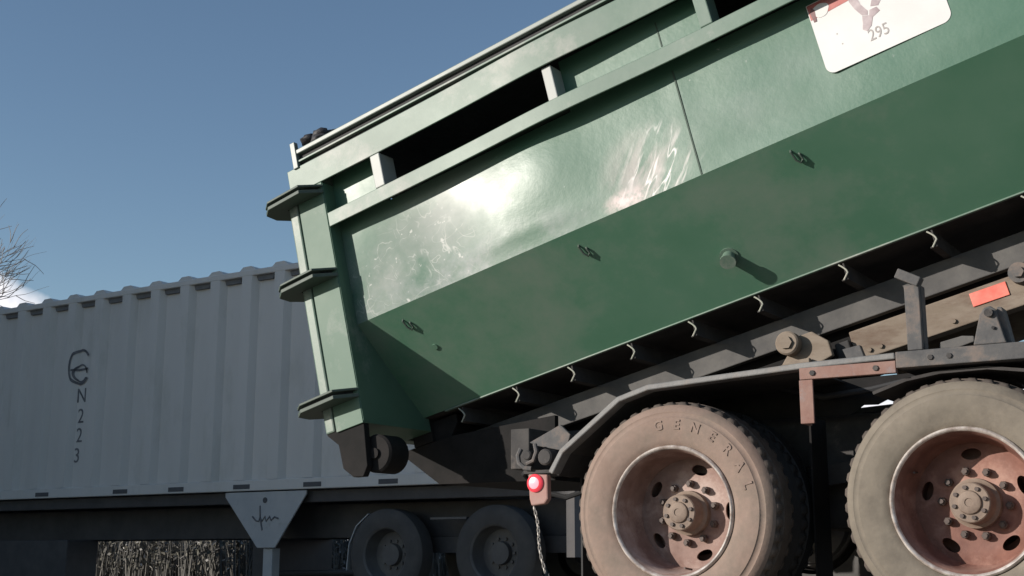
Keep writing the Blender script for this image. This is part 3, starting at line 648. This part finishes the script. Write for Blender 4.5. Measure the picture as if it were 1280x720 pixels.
# stencilled characters down the wall on a flat rib face
def ctext(s, x, z, size, sq=1.0):
    return text_mb(s, size, Matrix.Translation((x - CX, YF + .012 - CY, z - CZ)) @ Matrix.Rotation(R(90), 4, 'X'), .0015, None, sq)
for s, x, z in (('N', -14.755, 2.515), ('2', -14.745, 2.225), ('2', -14.75, 1.955), ('3', -14.775, 1.675)):
    MBt = ctext(s, x - .0, z, .29, .92)
    # drop onto the recessed sheet
    MBt.v = [(p[0], wall_y(p[0] + CX) - .003 - CY + (p[1] + CY - YF - .012), p[2]) for p in MBt.v]
    MBt.build('stencilled_character', M['ink'], con)
e = MB()
def arc(cx, cz, rx, rz, a0, a1, n=60): return [(cx + rx * math.cos(R(a0 + (a1 - a0) * i / n)) - CX, YF + .058 - CY, cz + rz * math.sin(R(a0 + (a1 - a0) * i / n)) - CZ) for i in range(n + 1)]
for pts, th in ((arc(-14.79, 2.93, .17, .24, 40, 320), .017), (arc(-14.78, 2.84, .105, .12, 0, 330), .012), ([(-14.92 + .27 * q / 30 - CX, 0, 2.885 + .0005 * q - CZ) for q in range(31)], .015)):
    n = len(pts); vs = []
    for i, p in enumerate(pts):
        a = Vector(pts[max(i - 1, 0)]); b = Vector(pts[min(i + 1, n - 1)]); d = (b - a).normalized(); q = Vector((-d.z, 0, d.x)) * th
        vs += [Vector(p) + q, Vector(p) - q]
    e.add(vs, [(2 * i, 2 * i + 1, 2 * i + 3, 2 * i + 2) for i in range(n - 1)])
e.v = [(p[0], wall_y(p[0] + CX) - .012 - CY, p[2]) for p in e.v]
e.build('stencilled_emblem', M['ink'], con)

tl = empty('semi_trailer', (-12.0, 13.02, -0.19)); QX, QY, QZ = -12.0, 13.02, -.19
tag(tl, 'dark flatbed semi trailer with twin axles under the grey container', 'trailer')
def tb(mb, name, m, par=tl, **k):
    mb.v = [(p[0] - QX, p[1] - QY, p[2] - QZ) for p in mb.v]; return MB.build(mb, name, m, par, **k)
tb(MB().box(-20.2, -6.8, YF + .12, YF + .24, .95, 1.095), 'side_rail', M['trailer'], bevel=.01)
tb(MB().box(-20.2, -6.8, YB - .24, YB - .12, .95, 1.095), 'side_rail', M['trailer'], bevel=.01)
for y in (12.5, 13.5): tb(MB().box(-20.2, -6.8, y - .07, y + .07, .53, .945), 'main_beam', M['trailer'], bevel=.01)
for x in (-19, -17, -14.4, -12.2, -10, -8.4, -7): tb(MB().box(x - .06, x + .06, YF + .241, YB - .241, .96, 1.09), 'cross_member', M['trailer'])
tb(MB().prism([(-11.81, 1.035), (-11.81, 1.09), (-10.47, 1.09), (-10.47, 1.045), (-10.95, .41), (-11.24, .41)], YF + .02, YF + .045, 'y'), 'gusset_plate', M['gusset'], bevel=.006)
sc = MB(); sp_ = [(-11.33, .79), (-11.27, .74), (-11.22, .73), (-11.20, .79), (-11.17, .73), (-11.12, .79), (-11.10, .73), (-11.04, .79), (-11.02, .74), (-10.96, .78), (-10.90, .76)]
sc.tube([(x, YF + .019, z) for x, z in sp_], .012, 5).tube([(-11.21, YF + .018, .92), (-11.20, YF + .018, .78), (-11.16, YF + .018, .62)], .012, 5)
tb(sc, 'scrawled_mark', M['ink'])
tb(MB().cyl((-11.13, YF + .012, .985), .035, .012, 16), 'gusset_bolt', M['pocket'])
for y in (YF + .06, YB - .22): tb(MB().box(-11.17, -11.02, y, y + .14, -.12, .405).box(-11.26, -10.93, y - .08, y + .22, -.175, -.121), 'landing_leg', M['gusset'], bevel=.008)
tb(MB().tube([(-11.1, YF + .2, .1), (-11.1, YB - .22, .1)], .04, 10), 'leg_brace', M['trailer'])
tb(MB().box(-18.4, -15.0, 12.0, 12.55, -.05, .53), 'tool_box', M['trailer'], bevel=.02)
tb(MB().box(-11.76, -11.55, 12.3, 13.6, -.1, .53), 'front_bulkhead', M['trailer'])
tb(MB().box(-6.9, -6.8, YF + .1, YB - .1, .30, .95), 'rear_bumper', M['trailer'])
tb(MB().box(-9.9, -6.9, 12.35, 13.7, .35, .53), 'axle_carriage', M['trailer'])
def twheel(x, z):
    for y, f in ((11.92, 1), (YB - .12, -1)):
        wv = MB(); wv.lathe([(1e-4, .13 * f), (.12, .13 * f), (.13, .19 * f), (.26, .20 * f), (.285, .14 * f), (.295, .03 * f), (.315, .01 * f)], (x, y, z), 48)
        for k in range(10): t = k * math.pi / 5; wv.cyl((x + .16 * math.cos(t), y + .17 * f, z + .16 * math.sin(t)), .02, .02, 6)
        wv = tb(wv, 'wheel', M['darkrim'], smooth=True)
        ty = MB().lathe([(.315, .01 * f), (.38, -.005 * f), (.46, 0), (.50, .02 * f), (.522, .045 * f), (.522, .25 * f), (.48, .28 * f), (.315, .27 * f)], (x, y, z), 72)
        tb(ty, 'tyre', M['darktyre'], wv, smooth=True)
twheel(-9.35, .33); twheel(-7.84, .345)
tb(MB().strip([(-9.93, .15), (-9.90, .45), (-9.80, .66), (-9.62, .80)], .012, 11.95, 12.5), 'mudguard', M['gusset'])
tb(MB().box(-8.75, -8.25, 12.0, 12.2, .72, .745).box(-8.02, -7.98, 11.98, 12.02, .70, .78), 'air_line_bracket', M['darkrim'])

# ------------------------------------------------------------------ brush behind the trailer
rb = random.Random(11); mb = MB()
for k in range(9500):
    x = rb.uniform(-37, -14); y = rb.uniform(20.5, 24.5); h = rb.uniform(.7, 2.6) * (0.8 + .5 * noise.noise(Vector((x * .5, y * .5, 5)))); z0 = -.2
    a = rb.uniform(0, 6.28); lean = Vector((math.cos(a), math.sin(a), 0)) * rb.uniform(.05, .3)
    p = Vector((x, y, z0)); q = p + lean * h + Vector((0, 0, h)); s = Vector((math.sin(a), -math.cos(a), 0)) * rb.uniform(.008, .02)
    mid = p.lerp(q, .5) + lean * -.1
    mb.add([p - s, p + s, mid + s * .8, mid - s * .8, q], [(0, 1, 2, 3), (3, 2, 4)], 0)
    for j in range(rb.randint(2, 6)):
        c = p.lerp(q, rb.uniform(.25, 1)) + Vector((rb.gauss(0, .09), rb.gauss(0, .09), rb.gauss(0, .05))); d1 = Vector((rb.gauss(0, 1), rb.gauss(0, 1), rb.gauss(0, 1))).normalized() * rb.uniform(.03, .085)
        d2 = d1.cross(Vector((rb.gauss(0, 1), rb.gauss(0, 1), rb.gauss(0, 1)))).normalized() * rb.uniform(.015, .04)
        mb.add([c - d1, c + d2, c + d1, c - d2], [(0, 1, 2, 3)], 2 if rb.random() < .10 else (0 if rb.random() < .35 else 1))
tag(mb.build('brush', [M['brush1'], M['brush2'], M['brush3']]), 'tangle of dry grey brush and weeds growing behind the trailer', 'brush', kind='stuff')

# ------------------------------------------------------------------ bare tree behind the container
def bare_tree(x, y, z, H, seed, label, group=None):
    rt = random.Random(seed); root = empty('bare_tree', (x, y, z)); tag(root, label, 'tree', group)
    tw = MB(); trunk = MB()
    def grow(mbx, p, d, ln, r, lvl):
        pts = [p]; rr = [r]; n = 4
        for i in range(n):
            d = (d + Vector((rt.gauss(0, .13), rt.gauss(0, .13), rt.gauss(.02, .09)))).normalized(); p = p + d * ln / n; pts.append(p); rr.append(r * (1 - .45 * (i + 1) / n))
        mbx.tube(pts, rr, 6 if lvl < 2 else (4 if lvl < 3 else 3))
        if lvl >= 5: return
        for k in range(3 if lvl < 3 else rt.randint(2, 4)):
            i = rt.randint(1, n) if lvl else rt.randint(2, n); ax = d.cross(Vector((rt.gauss(0, 1), rt.gauss(0, 1), rt.gauss(0, 1)))).normalized()
            nd = (Matrix.Rotation(R(rt.uniform(18, 52)), 3, ax) @ d); nd.z += .12
            grow(tw, pts[i], nd.normalized(), ln * rt.uniform(.55, .8), max(rr[i] * rt.uniform(.5, .68), .017), lvl + 1)
        grow(tw, pts[-1], (d + Vector((0, 0, .25))).normalized(), ln * .72, rr[-1] * .9, lvl + 1)
    grow(trunk, Vector((0, 0, 0)), Vector((0.02, 0, 1)), H * .42, H * .017, 0)
    trunk.build('trunk', M['bark'], root, smooth=True); tw.build('crown', M['bark'], root)
    return root
bare_tree(-40.9, 28.5, -.25, 12.9, 5, 'bare grey leafless tree rising behind the left end of the grey container')

# ------------------------------------------------------------------ added shed, out of view to the left, placed to shade the grey container
sh = empty('shade_shed', (-27.0, 3.0, -.05)); tag(sh, 'unseen metal shed added to shade the grey container, with shallow pitched roof and sliding door', 'shed')
m = MB(); x1, x0, y0, y1, hh = 6.0, -2.2, -8.2, 7.2, 8.6
def ribwall(pts_fn, n):
    vs = []; 
    for i in range(n * 4 + 1):
        o = [0, 0, .04, .04][i % 4]; a, b = pts_fn(i / (n * 4), o); vs += [a, b]
    m.add(vs, [(2 * i, 2 * i + 2, 2 * i + 3, 2 * i + 1) for i in range(n * 4)])
ribwall(lambda t, o: ((x1 + o, y0 + (y1 - y0) * t, 0), (x1 + o, y0 + (y1 - y0) * t, hh)), 48)
ribwall(lambda t, o: ((x0 - o, y0 + (y1 - y0) * t, 0), (x0 - o, y0 + (y1 - y0) * t, hh)), 48)
def gab(t): return hh + 1.5 * (1 - abs(2 * t - 1))
ribwall(lambda t, o: ((x0 + (x1 - x0) * t, y1 + o, 0), (x0 + (x1 - x0) * t, y1 + o, gab(t))), 40)
ribwall(lambda t, o: ((x0 + (x1 - x0) * t, y0 - o, 0), (x0 + (x1 - x0) * t, y0 - o, gab(t))), 40)
m.build('wall', M['shed'], sh)
xm = (x0 + x1) / 2
MB().prism([(x0 - .4, hh - .02), (xm, hh + 1.62), (x1 + .4, hh - .02), (x1 + .4, hh + .10), (xm, hh + 1.76), (x0 - .4, hh + .10)], y0 - .4, y1 + .4, 'y').build('roof', M['roof'], sh)
dr = MB().box(x1 + .06, x1 + .13, -2.5, 1.8, 0.05, 4.4).build('door', M['shedframe'], sh, bevel=.01)
MB().box(x1 + .131, x1 + .17, 1.4, 1.55, 1.0, 1.4).build('handle', M['chassis'], dr)
MB().box(x1 + .06, x1 + .16, -5.2, 4.6, 4.45, 4.6).build('door_track', M['shedframe'], sh)
